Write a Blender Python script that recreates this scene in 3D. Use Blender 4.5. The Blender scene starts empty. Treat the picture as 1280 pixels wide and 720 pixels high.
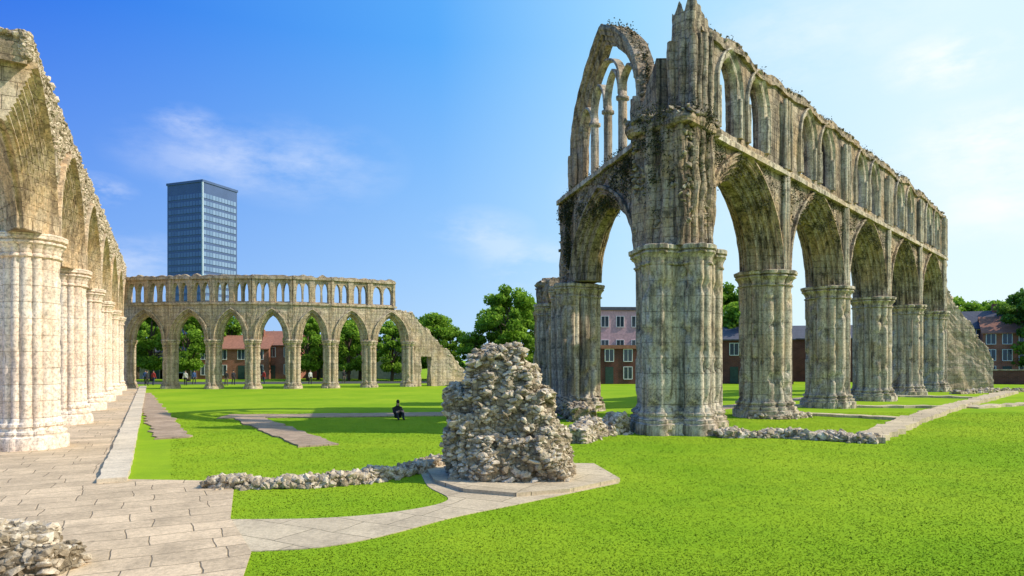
import bpy, bmesh, math, random
import numpy as np
from mathutils import Vector, Matrix, noise
random.seed(7); rng=np.random.default_rng(7)
scene=bpy.context.scene
COL=scene.collection
# ------------------------------------------------------------------ helpers
def link(o,parent=None):
    COL.objects.link(o)
    if parent is not None: o.parent=parent
    return o
def np_mesh(name,v,f,mat=None,smooth=False,tone=None):
    v=np.asarray(v,dtype=np.float32); f=np.asarray(f,dtype=np.int32)
    me=bpy.data.meshes.new(name); k=f.shape[1]
    me.vertices.add(len(v)); me.vertices.foreach_set('co',v.ravel())
    me.loops.add(len(f)*k); me.loops.foreach_set('vertex_index',f.ravel())
    me.polygons.add(len(f)); me.polygons.foreach_set('loop_start',np.arange(len(f),dtype=np.int32)*k)
    me.update(calc_edges=True)
    if tone is not None:
        a=me.attributes.new('tone','FLOAT','POINT'); a.data.foreach_set('value',np.asarray(tone,dtype=np.float32))
    if mat: me.materials.append(mat)
    me.polygons.foreach_set('use_smooth',np.full(len(f),smooth,dtype=bool))
    me.validate()
    return me
class MB:
    def __init__(s): s.v=[]; s.f=[]
    def loft(s,rings,closed=True,cap=False):
        b=len(s.v); n=len(rings[0])
        for r in rings: s.v.extend(r)
        for i in range(len(rings)-1):
            for j in range(n if closed else n-1):
                j2=(j+1)%n
                s.f.append((b+i*n+j,b+i*n+j2,b+(i+1)*n+j2,b+(i+1)*n+j))
        if cap:
            s.f.append(tuple(b+j for j in reversed(range(n))))
            s.f.append(tuple(b+(len(rings)-1)*n+j for j in range(n)))
    def box(s,x0,x1,y0,y1,z0,z1):
        b=len(s.v)
        s.v+=[(x0,y0,z0),(x1,y0,z0),(x1,y1,z0),(x0,y1,z0),(x0,y0,z1),(x1,y0,z1),(x1,y1,z1),(x0,y1,z1)]
        s.f+=[(b,b+3,b+2,b+1),(b+4,b+5,b+6,b+7),(b,b+1,b+5,b+4),(b+1,b+2,b+6,b+5),(b+2,b+3,b+7,b+6),(b+3,b,b+4,b+7)]
    def erode(s,a1=.05,f1=1.1,a2=.03,f2=4.,seed=0.,chip=0):
        o=Vector((seed*7.3,seed*3.1,seed)); nv=noise.noise_vector; out=[]
        for p in s.v:
            p=Vector(p); q=p+nv((p+o)*f1)*a1+nv((p+o)*f2)*a2
            if chip:
                k=noise.noise((p+o)*1.5)+.45*noise.noise((p+o)*4)-.26
                if k>0:
                    r=math.hypot(p.x,p.y)+1e-6; c=min(.16,k*.8)*chip; q.x-=p.x/r*c; q.y-=p.y/r*c
            out.append(q)
        s.v=out
    def mesh(s,name,mat,smooth=False):
        me=bpy.data.meshes.new(name); me.from_pydata([tuple(p) for p in s.v],[],s.f)
        me.materials.append(mat)
        if smooth: me.polygons.foreach_set('use_smooth',[True]*len(me.polygons))
        me.update(); return me
def obj(name,me,parent=None,loc=(0,0,0),rz=0,label=None,cat=None,group=None,kind=None,scale=None):
    o=bpy.data.objects.new(name,me); o.location=loc; o.rotation_euler=(0,0,rz)
    if scale: o.scale=scale
    link(o,parent)
    if label: o["label"]=label
    if cat: o["category"]=cat
    if group: o["group"]=group
    if kind: o["kind"]=kind
    return o
# ------------------------------------------------------------------ materials
def newmat(name,rough=.9,spec=.2):
    m=bpy.data.materials.new(name); m.use_nodes=True; nt=m.node_tree
    b=nt.nodes['Principled BSDF']; b.inputs['Roughness'].default_value=rough
    b.inputs['Specular IOR Level'].default_value=spec
    return m,nt,b
class G:
    def __init__(s,nt): s.nt=nt
    def n(s,t,**k):
        x=s.nt.nodes.new(t)
        for a,b in k.items(): setattr(x,a,b)
        return x
    def l(s,a,b): s.nt.links.new(a,b)
    def noise(s,vec,scale,detail=4,rough=.6):
        x=s.n('ShaderNodeTexNoise'); x.inputs['Scale'].default_value=scale; x.inputs['Detail'].default_value=detail; x.inputs['Roughness'].default_value=rough
        if vec is not None: s.l(vec,x.inputs['Vector'])
        return x.outputs['Fac']
    def ramp(s,fac,stops):
        x=s.n('ShaderNodeValToRGB'); e=x.color_ramp.elements
        while len(e)<len(stops): e.new(.5)
        for i,(p,c) in enumerate(stops):
            e[i].position=p; e[i].color=c if len(c)==4 else (*c,1)
        s.l(fac,x.inputs['Fac']); return x.outputs['Color']
    def mix(s,f,a,b,mode='MIX'):
        x=s.n('ShaderNodeMix',data_type='RGBA',blend_type=mode)
        for i,v in ((0,f),(6,a),(7,b)):
            if hasattr(v,'links'): s.l(v,x.inputs[i])
            elif i==0: x.inputs[0].default_value=v
            else: x.inputs[i].default_value=v if len(v)==4 else (*v,1)
        return x.outputs[2]
    def math(s,op,a,b=None,c=None,clamp=False):
        x=s.n('ShaderNodeMath',operation=op); x.use_clamp=clamp
        for i,v in enumerate((a,b,c)):
            if v is None: continue
            if hasattr(v,'links'): s.l(v,x.inputs[i])
            else: x.inputs[i].default_value=v
        return x.outputs[0]
    def vmath(s,op,a,b,out=0):
        x=s.n('ShaderNodeVectorMath',operation=op)
        for i,v in enumerate((a,b)):
            if hasattr(v,'links'): s.l(v,x.inputs[i])
            else: x.inputs[i].default_value=v
        return x.outputs[out]
    def mapping(s,vec,scale=(1,1,1),rot=(0,0,0),loc=(0,0,0)):
        x=s.n('ShaderNodeMapping'); s.l(vec,x.inputs['Vector']); x.inputs['Scale'].default_value=scale; x.inputs['Rotation'].default_value=rot; x.inputs['Location'].default_value=loc
        return x.outputs[0]
    def bump(s,h,strength,dist,normal=None):
        x=s.n('ShaderNodeBump'); x.inputs['Strength'].default_value=strength; x.inputs['Distance'].default_value=dist
        s.l(h,x.inputs['Height'])
        if normal is not None: s.l(normal,x.inputs['Normal'])
        return x.outputs[0]
def W3(c): return (c,c,c)
def stone_mat(name,c1,c2,cm,dark,warm,bw=.8,rh=.38,moss=.5,stain=.55,mortar=.014,bumpd=.04,dist=.05,joint=.6):
    m,nt,b=newmat(name,.92,.15); g=G(nt)
    tc=g.n('ShaderNodeTexCoord').outputs['Object']
    sep=g.n('ShaderNodeSeparateXYZ'); g.l(tc,sep.inputs[0])
    xy=g.math('ADD',sep.outputs[0],sep.outputs[1])
    cb=g.n('ShaderNodeCombineXYZ'); g.l(xy,cb.inputs[0]); g.l(sep.outputs[2],cb.inputs[1])
    nd=g.n('ShaderNodeTexNoise'); nd.inputs['Scale'].default_value=2.2; g.l(tc,nd.inputs['Vector'])
    off=g.n('ShaderNodeVectorMath',operation='SCALE'); g.l(nd.outputs['Color'],off.inputs[0]); off.inputs['Scale'].default_value=dist
    v=g.vmath('ADD',cb.outputs[0],off.outputs[0])
    br=g.n('ShaderNodeTexBrick'); g.l(v,br.inputs['Vector']); br.inputs['Scale'].default_value=1
    br.inputs['Brick Width'].default_value=bw; br.inputs['Row Height'].default_value=rh; br.inputs['Mortar Size'].default_value=mortar; br.inputs['Mortar Smooth'].default_value=.8
    br.inputs['Color1'].default_value=(*c1,1); br.inputs['Color2'].default_value=(*c2,1); br.inputs['Mortar'].default_value=(*cm,1)
    col=br.outputs['Color']
    big=g.noise(tc,.55,5,.65)
    col=g.mix(g.ramp(big,[(.44,W3(0)),(.6,W3(1))]),col,g.mix(.7,col,warm))
    st=g.noise(g.mapping(tc,(2.6,2.6,.16)),1.,8,.75)
    col=g.mix(g.math('MULTIPLY',g.ramp(st,[(.47,W3(0)),(.61,W3(1))]),stain),col,dark)
    sp=g.noise(tc,1.3,12,.84)
    col=g.mix(g.math('MULTIPLY',g.ramp(sp,[(.50,W3(0)),(.60,W3(1))]),stain*.9),col,dark)
    fine=g.noise(tc,10,9,.8)
    col=g.mix(1,col,g.ramp(fine,[(.34,W3(.35)),(.5,W3(1)),(.66,W3(1.4))]),'MULTIPLY')
    geo=g.n('ShaderNodeNewGeometry'); sn=g.n('ShaderNodeSeparateXYZ'); g.l(geo.outputs['Normal'],sn.inputs[0])
    up=g.math('MULTIPLY',g.ramp(sn.outputs[2],[(.25,W3(0)),(.7,W3(1))]),g.ramp(g.noise(tc,1.7,4),[(.38,W3(0)),(.6,W3(1))]))
    col=g.mix(g.math('MULTIPLY',up,moss),col,(.06,.062,.024))
    g.l(col,b.inputs['Base Color'])
    h=g.math('ADD',g.math('MULTIPLY',br.outputs['Fac'],-joint),g.math('MULTIPLY',g.noise(tc,8,9,.8),1.4))
    g.l(g.bump(h,1.,bumpd),b.inputs['Normal'])
    return m
def stones_mat(name,ca,cb_,cc,dark=(.05,.045,.035),dk=.8):
    m,nt,b=newmat(name,.95,.1); g=G(nt)
    at=g.n('ShaderNodeAttribute',attribute_name='tone')
    tc=g.n('ShaderNodeTexCoord').outputs['Object']
    col=g.ramp(at.outputs['Fac'],[(0,cb_),(.45,ca),(.8,cc),(1,tuple(min(1,x*1.15) for x in cc))])
    col=g.mix(g.ramp(g.noise(tc,2.2,8,.78),[(.48,W3(0)),(.66,W3(dk))]),col,dark)
    col=g.mix(1,col,g.ramp(g.noise(tc,20,6,.75),[(.3,W3(.6)),(.7,W3(1.25))]),'MULTIPLY')
    g.l(col,b.inputs['Base Color'])
    g.l(g.bump(g.noise(tc,16,9,.75),1.,.04),b.inputs['Normal'])
    return m
M_right=stone_mat('weathered_stone',(.54,.43,.315),(.38,.30,.22),(.11,.085,.06),(.052,.041,.031),(.50,.33,.18),moss=.6,stain=.9)
M_pier=stone_mat('pier_stone',(.66,.56,.435),(.52,.44,.335),(.19,.15,.115),(.095,.077,.06),(.58,.42,.26),bw=1.3,rh=.62,moss=.3,stain=.82,bumpd=.02)
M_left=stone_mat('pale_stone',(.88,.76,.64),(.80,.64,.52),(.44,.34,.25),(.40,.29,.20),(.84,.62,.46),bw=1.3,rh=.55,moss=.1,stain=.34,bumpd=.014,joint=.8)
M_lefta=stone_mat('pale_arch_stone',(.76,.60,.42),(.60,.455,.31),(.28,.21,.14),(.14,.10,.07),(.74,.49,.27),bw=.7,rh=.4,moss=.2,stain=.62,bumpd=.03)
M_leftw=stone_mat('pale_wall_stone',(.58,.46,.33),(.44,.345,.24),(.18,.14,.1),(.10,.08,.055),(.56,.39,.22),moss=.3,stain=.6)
M_back=stone_mat('far_stone',(.64,.52,.38),(.49,.395,.29),(.18,.14,.11),(.12,.095,.07),(.58,.41,.24),moss=.3,stain=.62)
M_core=stone_mat('rubble_core_mortar',(.50,.40,.27),(.38,.30,.205),(.2,.155,.10),(.10,.08,.055),(.50,.37,.22),bw=.3,rh=.2,moss=.0,stain=.55,bumpd=.08,dist=.3)
M_rub=stones_mat('rubble_stone',(.55,.44,.31),(.32,.25,.165),(.74,.62,.47),(.12,.095,.065),.65)
M_rubd=stones_mat('dark_rubble',(.31,.245,.17),(.15,.115,.075),(.48,.385,.27),(.035,.03,.02))
M_rubl=stones_mat('pale_rubble',(.56,.445,.315),(.32,.25,.17),(.72,.59,.44),(.11,.085,.055),.72)
def flat_mat(name,c,rough=.8,var=.25,scale=3,spec=.3,metal=0):
    m,nt,b=newmat(name,rough,spec); g=G(nt); tc=g.n('ShaderNodeTexCoord').outputs['Object']
    col=g.mix(1,(*c,1),g.ramp(g.noise(tc,scale,5),[(.3,W3(1-var)),(.7,W3(1+var))]),'MULTIPLY')
    g.l(col,b.inputs['Base Color']); b.inputs['Metallic'].default_value=metal; return m
def brick_mat(name,c1,c2,cm):
    m,nt,b=newmat(name,.9,.1); g=G(nt); tc=g.n('ShaderNodeTexCoord').outputs['Object']
    sep=g.n('ShaderNodeSeparateXYZ'); g.l(tc,sep.inputs[0]); xy=g.math('ADD',sep.outputs[0],sep.outputs[1])
    cb=g.n('ShaderNodeCombineXYZ'); g.l(xy,cb.inputs[0]); g.l(sep.outputs[2],cb.inputs[1])
    br=g.n('ShaderNodeTexBrick'); g.l(cb.outputs[0],br.inputs['Vector']); br.inputs['Scale'].default_value=1
    br.inputs['Brick Width'].default_value=.45; br.inputs['Row Height'].default_value=.15; br.inputs['Mortar Size'].default_value=.012
    br.inputs['Color1'].default_value=(*c1,1); br.inputs['Color2'].default_value=(*c2,1); br.inputs['Mortar'].default_value=(*cm,1)
    col=g.mix(1,br.outputs['Color'],g.ramp(g.noise(tc,.8,5),[(.3,W3(.7)),(.7,W3(1.2))]),'MULTIPLY')
    g.l(col,b.inputs['Base Color']); return m
M_brick=brick_mat('red_brick',(.36,.13,.08),(.28,.10,.06),(.3,.24,.19))
M_brickd=brick_mat('dark_brick',(.15,.055,.04),(.11,.045,.035),(.14,.10,.09))
M_pink=flat_mat('pink_render',(.62,.38,.38))
M_cream=flat_mat('cream_render',(.6,.52,.4))
M_roof=flat_mat('slate_roof',(.09,.09,.11),.7)
M_tile=flat_mat('clay_tile_roof',(.30,.13,.08),.8)
M_glass=flat_mat('window_glass',(.03,.045,.06),.12,.1,1,.6)
M_white=flat_mat('white_frame',(.7,.7,.68),.5,.05)
M_bark=flat_mat('bark',(.09,.065,.045),.95,.4,6)
M_door=flat_mat('painted_door',(.03,.06,.05),.4)
def grass_nodes(name,blade=False):
    m,nt,b=newmat(name,.95,.03); g=G(nt)
    geo=g.n('ShaderNodeNewGeometry').outputs['Position']
    n1=g.noise(geo,.16,4); n2=g.noise(geo,.9,7,.75); n3=g.noise(geo,22,5,.7)
    col=g.ramp(n1,[(.35,(.20,.345,.014)),(.65,(.30,.42,.022))])
    col=g.mix(g.ramp(n2,[(.45,W3(0)),(.7,W3(.45))]),col,(.15,.27,.018))
    if not blade:
        col=g.mix(1,col,g.ramp(n3,[(.3,W3(.8)),(.7,W3(1.1))]),'MULTIPLY')
        h=g.math('ADD',g.noise(geo,45,3,.8),g.math('MULTIPLY',n3,.8)); g.l(g.bump(h,.35,.015),b.inputs['Normal'])
    else:
        at=g.n('ShaderNodeAttribute',attribute_name='tone')
        col=g.mix(1,col,g.ramp(at.outputs['Fac'],[(0,(.88,.9,.85)),(.8,(1.12,1.1,1.)),(1,(1.5,1.3,1.6))]),'MULTIPLY')
        gn=g.n('ShaderNodeNewGeometry').outputs['Normal']
        up=g.vmath('ADD',g.vmath('MULTIPLY',gn,(.25,.25,.25)),(0,0,1)); g.l(g.vmath('NORMALIZE',up,(0,0,0)),b.inputs['Normal'])
    g.l(col,b.inputs['Base Color']); return m
M_grass=grass_nodes('lawn_grass'); M_blade=grass_nodes('grass_blades',True)
def paving_mat(name,c1,c2,cm,bw,rh,rot,mort=.014):
    m,nt,b=newmat(name,.88,.2); g=G(nt)
    geo=g.n('ShaderNodeNewGeometry').outputs['Position']
    nd=g.n('ShaderNodeTexNoise'); nd.inputs['Scale'].default_value=.9; g.l(geo,nd.inputs['Vector'])
    off=g.n('ShaderNodeVectorMath',operation='SCALE'); g.l(nd.outputs['Color'],off.inputs[0]); off.inputs['Scale'].default_value=.22
    v=g.vmath('ADD',g.mapping(geo,(1,1,1),(0,0,rot)),off.outputs[0])
    br=g.n('ShaderNodeTexBrick'); g.l(v,br.inputs['Vector']); br.inputs['Scale'].default_value=1; br.offset=.37; br.squash=1.35; br.squash_frequency=3
    br.inputs['Brick Width'].default_value=bw; br.inputs['Row Height'].default_value=rh; br.inputs['Mortar Size'].default_value=mort; br.inputs['Mortar Smooth'].default_value=.6; br.inputs['Bias'].default_value=0
    br.inputs['Color1'].default_value=(*c1,1); br.inputs['Color2'].default_value=(*c2,1); br.inputs['Mortar'].default_value=(*cm,1)
    col=br.outputs['Color']
    col=g.mix(g.ramp(g.noise(geo,.8,8,.78),[(.45,W3(0)),(.66,W3(.65))]),col,tuple(x*.6 for x in c2))
    col=g.mix(1,col,g.ramp(g.noise(geo,14,9,.82),[(.32,W3(.65)),(.68,W3(1.2))]),'MULTIPLY')
    g.l(col,b.inputs['Base Color'])
    h=g.math('ADD',g.math('MULTIPLY',br.outputs['Fac'],-.9),g.math('MULTIPLY',g.noise(geo,7,8,.75),.7))
    g.l(g.bump(h,.7,.025),b.inputs['Normal']); return m
ARC=math.atan2(.888,-.46)
M_pave=paving_mat('sandstone_paving',(.74,.55,.35),(.55,.41,.26),(.24,.18,.11),1.05,.66,-ARC+math.pi/2)
M_path=paving_mat('path_stone',(.66,.53,.35),(.53,.42,.28),(.26,.21,.13),1.3,.9,.5)
M_kerb=paving_mat('kerb_stone',(.76,.63,.46),(.62,.51,.37),(.3,.25,.18),1.2,3.,-ARC)
M_pathd=paving_mat('worn_foundation_stone',(.50,.36,.25),(.38,.27,.18),(.17,.15,.07),.8,.5,.4)
M_street=flat_mat('street_asphalt',(.07,.068,.065),.9)
def leaf_mat(name,c0,c1,c2,tr=.35):
    m,nt,b=newmat(name,.7,.15); g=G(nt)
    at=g.n('ShaderNodeAttribute',attribute_name='tone')
    c=g.ramp(at.outputs['Fac'],[(0,c0),(.5,c1),(1,c2)]); g.l(c,b.inputs['Base Color'])
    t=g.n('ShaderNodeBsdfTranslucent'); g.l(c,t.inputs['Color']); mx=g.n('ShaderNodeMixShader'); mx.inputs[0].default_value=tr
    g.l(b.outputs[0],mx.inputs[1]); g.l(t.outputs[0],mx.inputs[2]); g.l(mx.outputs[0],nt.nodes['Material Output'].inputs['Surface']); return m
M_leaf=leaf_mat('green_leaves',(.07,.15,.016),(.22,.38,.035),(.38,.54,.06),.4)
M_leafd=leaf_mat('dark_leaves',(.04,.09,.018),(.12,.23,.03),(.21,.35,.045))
M_ivy=leaf_mat('ivy_leaves',(.022,.026,.011),(.05,.052,.02),(.10,.09,.035),.1)
# ------------------------------------------------------------------ stones
def ico(sub):
    bm=bmesh.new(); bmesh.ops.create_icosphere(bm,subdivisions=sub,radius=1)
    v=np.array([x.co[:] for x in bm.verts]); f=np.array([[y.index for y in x.verts] for x in bm.faces]); bm.free(); return v,f
def hull_variants(n=26,npt=18):
    out=[]
    for k in range(n):
        p=rng.normal(size=(npt,3)); p/=np.max(np.abs(p),axis=1)[:,None]**.6*np.linalg.norm(p,axis=1)[:,None]**.4
        p*=rng.uniform(.8,1.05,(npt,1))
        bm=bmesh.new()
        for q in p: bm.verts.new(q)
        bmesh.ops.convex_hull(bm,input=bm.verts)
        loose=[v for v in bm.verts if not v.link_faces]; bmesh.ops.delete(bm,geom=loose,context='VERTS')
        bmesh.ops.triangulate(bm,faces=bm.faces[:]); bm.verts.index_update()
        out.append((np.array([x.co[:] for x in bm.verts]),np.array([[y.index for y in x.verts] for x in bm.faces]))); bm.free()
    return out
HV=hull_variants()
def stones_mesh(name,pts,sizes,mat,tilt=.25,fl=(.5,.85)):
    V=[];F=[];T=[];b=0
    for i,(p,s) in enumerate(zip(pts,sizes)):
        v,f=HV[random.randrange(len(HV))]
        a=rng.uniform(0,6.28,3)
        R=np.array(Matrix.Rotation((a[1]-3.14)*tilt,3,'X')@Matrix.Rotation((a[2]-3.14)*tilt,3,'Y')@Matrix.Rotation(a[0],3,'Z'))
        sc=np.array([rng.uniform(.8,1.5),rng.uniform(.75,1.15),rng.uniform(*fl)])*s
        V.append((v*sc)@R.T+np.asarray(p)); F.append(f+b); b+=len(v); T.append(np.full(len(v),np.clip(rng.normal(.5,.27),0,1)))
    return np_mesh(name,np.vstack(V),np.vstack(F),mat,False,np.concatenate(T))
def leaves_mesh(name,pts,size,mat,tones):
    n=len(pts); a=rng.normal(size=(n,3)); a/=np.linalg.norm(a,axis=1)[:,None]
    c=np.cross(a,rng.normal(size=(n,3))); c/=np.linalg.norm(c,axis=1)[:,None]
    s=(size*rng.uniform(.6,1.3,n))[:,None]; pts=np.asarray(pts)
    V=np.stack([pts-a*s,pts-c*s*.6,pts+a*s,pts+c*s*.6],1).reshape(-1,3)
    F=np.arange(n*4).reshape(-1,4)
    return np_mesh(name,V,F,mat,False,np.repeat(tones,4))
# ------------------------------------------------------------------ architecture
K=RR=PM=0
def setK(k):
    global K,RR,PM
    K=k; RR=(1+K*K)/2; PM=math.atan2(K,RR-1)
setK(1.35)
def arch_pt(t):
    p=PM*t; return -(RR-1)+RR*math.cos(p), RR*math.sin(p)/K
def arch_z(x,a,h):
    x=abs(x)/a
    if x>=1: return -1e9
    return h*math.sqrt(max(0,RR*RR-(x+RR-1)**2))/K
def sweep(mb,cx,a,h,spring,prof,leg=None,N=12,only=None):
    rings=[]
    def ring(f): return [f(n,y) for n,y in prof]
    if leg is not None and only!='left':
        k=max(2,int((spring-leg)/.5))
        for i in range(k): 
            z=leg+(spring-leg)*i/k; rings.append(ring(lambda n,y:(cx+a+n,y,z)))
    for i in range(N+1):
        X,Z=arch_pt(i/N); rings.append(ring(lambda n,y:(cx+(a+n)*X if i<N else cx,y,spring+(h+n)*Z)))
    if only!='right':
        for i in range(N-1,-1,-1):
            X,Z=arch_pt(i/N); rings.append(ring(lambda n,y:(cx-(a+n)*X,y,spring+(h+n)*Z)))
        if leg is not None:
            for i in range(k-1,-1,-1):
                z=leg+(spring-leg)*i/k; rings.append(ring(lambda n,y:(cx-a-n,y,z)))
    mb.loft(rings,True,True)
def order_profile(T,N,orders=3,inner=.35):
    h=[(N,-T/2+.1),(N,-T/2-.12),(N-.13,-T/2-.14),(N-.2,-T/2+.02)]
    d0=T/2; dn=T*inner/2; w=(N-.2)/orders
    for i in range(orders):
        n2=N-.2-w*(i+1); d=d0+(dn-d0)*i/max(1,orders-1) if orders>1 else d0
        dnx=d0+(dn-d0)*min(1,(i+1)/max(1,orders-1))
        h+=[(n2+.16,-d+.0),(n2+.13,-d+.07),(n2+.04,-d+.03),(n2-.02,-d+.1),(n2+.05,-d+.17)]
        if i<orders-1: h+=[(n2+.01,-(d+dnx)/2),(n2,-dnx+.0)]
    return h+[(n,-y) for n,y in reversed(h)]
def strip(mb,s0,s1,lo,hi,y0,y1,ds=.3,dz=.35):
    if s1-s0<.01: return
    ns=max(1,math.ceil((s1-s0)/ds)); S=[s0+(s1-s0)*i/ns for i in range(ns+1)]
    L=[lo(s) if callable(lo) else lo for s in S]; H=[hi(s) if callable(hi) else hi for s in S]
    nz=max(1,math.ceil(max(h-l for h,l in zip(H,L))/dz)); rings=[]
    for s,l,h in zip(S,L,H):
        h=max(h,l+.02)
        F=[(s,y0,l+(h-l)*j/nz) for j in range(nz+1)]; ym=(y0+y1)/2
        B=[(s,y1,z) for _,_,z in reversed(F)]
        rings.append(F+[(s,ym,h+.05)]+B+[(s,ym,l)])
    b=len(mb.v); mb.loft(rings,True,False)
    n=len(rings[0])
    for base in (b,b+(len(rings)-1)*n):
        for j in range(nz):
            mb.f.append((base+j,base+j+1,base+2*nz+1-j,base+2*nz+2-j))
def windowed(mb,s0,s1,zb,top,wins,y0,y1,sill,ds=.3):
    strip(mb,s0,s1,zb,sill,y0,y1,ds)
    cur=s0
    for c,hw,sp,ri in sorted(wins):
        strip(mb,cur,c-hw,sill,top,y0,y1,ds)
        strip(mb,c-hw,c+hw,lambda s:sp+max(0,arch_z(s-c,hw,ri)),top,y0,y1,hw/5)
        cur=c+hw
    strip(mb,cur,s1,sill,top,y0,y1,ds)
def lobed(R,n,big,small,core):
    cs=[]
    for i in range(n):
        a=2*math.pi*i/n; r=big if i%2==0 else small
        cs.append((math.cos(a)*(R-r),math.sin(a)*(R-r),r))
    NT=n*16; out=[]
    for k in range(NT):
        t=2*math.pi*k/NT; u=(math.cos(t),math.sin(t)); best=core
        for x,y,r in cs:
            d=x*u[0]+y*u[1]; q=r*r-(x*x+y*y-d*d)
            if q>0 and d>0: best=max(best,d+math.sqrt(q))
        out.append((u,best))
    return out
def loftz(mb,prof,rows,R,cap=False):
    rings=[]
    for z,add,bl in rows:
        rings.append([(u[0]*((r*(1-bl)+R*bl)+add),u[1]*((r*(1-bl)+R*bl)+add),z) for u,r in prof])
    mb.loft(rings,True,cap)
def pier_parts(R,n,z1,mat,seed,base_h=1.,erode=.02,core=.72,big=.24,small=.17,chip=1.,bs=1.):
    prof=lobed(R,n,R*big,R*small,R*core)
    A=MB(); nz=int((z1-base_h-.6)/.16); loftz(A,prof,[(base_h-.1+(z1-.65-base_h+.1)*i/nz,0,0) for i in range(nz+1)],R); A.erode(erode,.5,erode*.35,5,seed,chip)
    B=MB(); k=base_h; s=R/1.4*bs
    loftz(B,prof,[(-.1,.34*s,.8),(.1*k,.34*s,.8),(.2*k,.34*s,.8),(.38*k,.33*s,.75),(.43*k,.22*s,.5),(.47*k,.25*s,.4),(.56*k,.25*s,.4),(.6*k,.11*s,.25),(.68*k,.10*s,.15),(.72*k,.17*s,.15),(.8*k,.17*s,.15),(.84*k,.06*s,.1),(1.*k,.0*s,0)],R,True); B.erode(erode*1.8,1.6,erode*1.,5,seed+1,chip*1.2)
    C=MB(); q=z1-.8
    loftz(C,prof,[(q,0,0),(q+.04,.09*s,0),(q+.1,.09*s,0),(q+.14,.01*s,0),(q+.3,.05*s,.08),(q+.43,.14*s,.2),(q+.48,.22*s,.3),(q+.54,.22*s,.3),(q+.58,.13*s,.3),(q+.63,.27*s,.45),(q+.78,.29*s,.45),(q+.82,.2*s,.45)],R,True); C.erode(erode*.7,1.6,erode*.5,5,seed+2,chip*.5)
    return A.mesh('pier',mat,True),B.mesh('pier_base',mat,False),C.mesh('capital',mat,False)
def add_pier(parts,parent,loc,rz=0):
    p=obj('pier',parts[0],parent,loc,rz); obj('pier_base',parts[1],p); obj('capital',parts[2],p); return p
def empty(name,loc,rz,label,cat,group=None):
    return obj(name,None,None,loc,rz,label,cat,group)
# ================================================================== RIGHT ARCADE
U=(.675,.738); ang=math.atan2(U[1],U[0]); C0=(6.75,28.9)
SP=9.9; T=2.1; SPR=7.6
R0=empty('ruined_nave_arcade',(C0[0],C0[1],0),ang,'tall weathered stone abbey arcade with pointed arches and open upper windows','ruin')
pv=[pier_parts(1.34,12,SPR,M_pier,11+i,chip=.8) for i in range(3)]
for k in range(1,6): add_pier(pv[k%3],R0,(SP*k,0,0),random.choice([0,math.pi/6,math.pi/3]))
cp=pier_parts(1.5,14,SPR,M_pier,31,1.15,.02,chip=1.1); add_pier(cp,R0,(0,0,0))
hp=pier_parts(.66,8,SPR,M_pier,35,1.1,.02,.66,.36,.26,chip=.9,bs=1.5)
add_pier(hp,R0,(1.15,-1.05,0)); add_pier(hp,R0,(-.45,-1.35,0)); add_pier(hp,R0,(-1.4,-.15,0))
a_in=3.3; N=1.25; RISE=3.95
for k in range(5):
    cx=SP*(k+.5); A=MB(); sweep(A,cx,a_in,RISE,SPR-.03,order_profile(T,N,4,.32),N=24); A.erode(.025,1.2,.022,5,k)
    obj('arch',A.mesh('arch',M_right),R0)
    Wm=MB()
    def lo(s,cx=cx): return max(SPR-.02,SPR+arch_z(s-cx,a_in+N-.12,RISE+N-.12))
    strip(Wm,SP*k,SP*(k+1),lo,12.62,-T/2+.05,T/2-.05,.25); Wm.erode(.07,.9,.045,3.5,3)
    obj('spandrel_wall',Wm.mesh('spandrel_wall',M_right),R0)
topf=lambda s: 17.35+noise.noise(Vector((s*.35,2,0)))*.45+noise.noise(Vector((round(s*1.8)*1.3,9,5)))*.2-.5*max(0,(s-40)/10)
def shaft(mb,x,y,r,z0,z1,n=14):
    mb.loft([[(x+r*math.cos(t*math.pi/6),y+r*math.sin(t*math.pi/6),z) for t in range(12)] for z in np.linspace(z0,z1,n)],True,True)
for k in range(0,6):
    S=MB()
    for dx,r in ((-.28,.13),(0,.2),(.28,.13)): shaft(S,SP*k+dx,-T/2-.04,r,SPR,12.6,16)
    S.erode(.02,1.,.015,5,k); obj('wall_shaft',S.mesh('wall_shaft',M_pier,True),R0)
    if k:
        S=MB(); strip(S,SP*k-.5,SP*k+.5,12.85,16.2,-T/2-.1,-T/2+.2,.3)
        for dx in (-.38,0,.38): shaft(S,SP*k+dx,-T/2-.13,.13,12.85,16.4)
        S.erode(.02,1.2,.02,4,k+3); obj('pilaster',S.mesh('pilaster',M_pier),R0)
st=MB()
for z0,z1,pr in ((12.50,12.72,.24),(12.721,12.88,.1)):
    strip(st,-.5,SP*5+.8,z0,z1,-T/2-pr,-T/2+.35,.3,.2)
st.erode(.02,1.5,.015,5); obj('string_course',st.mesh('string_course',M_pier),R0)
st=MB(); strip(st,.5,SP*5+.6,lambda s:topf(s)-.55,lambda s:topf(s)-.38,-T/2-.1,-T/2+.3,.3,.2); st.erode(.05,1.5,.03,5); obj('cornice',st.mesh('cornice',M_right),R0)
allw=[]
for k in range(5):
    wins=[(SP*k+3.35,.95,15.0,1.65),(SP*k+6.45,.95,15.0,1.65)]; allw+=wins
    Wm=MB(); windowed(Wm,SP*k,SP*(k+1),12.75,topf,wins,-T/2+.06,-.4,13.2,.28); Wm.erode(.05,.9,.035,3.5,6)
    obj('clerestory_wall',Wm.mesh('clerestory_wall',M_right),R0)
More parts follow.
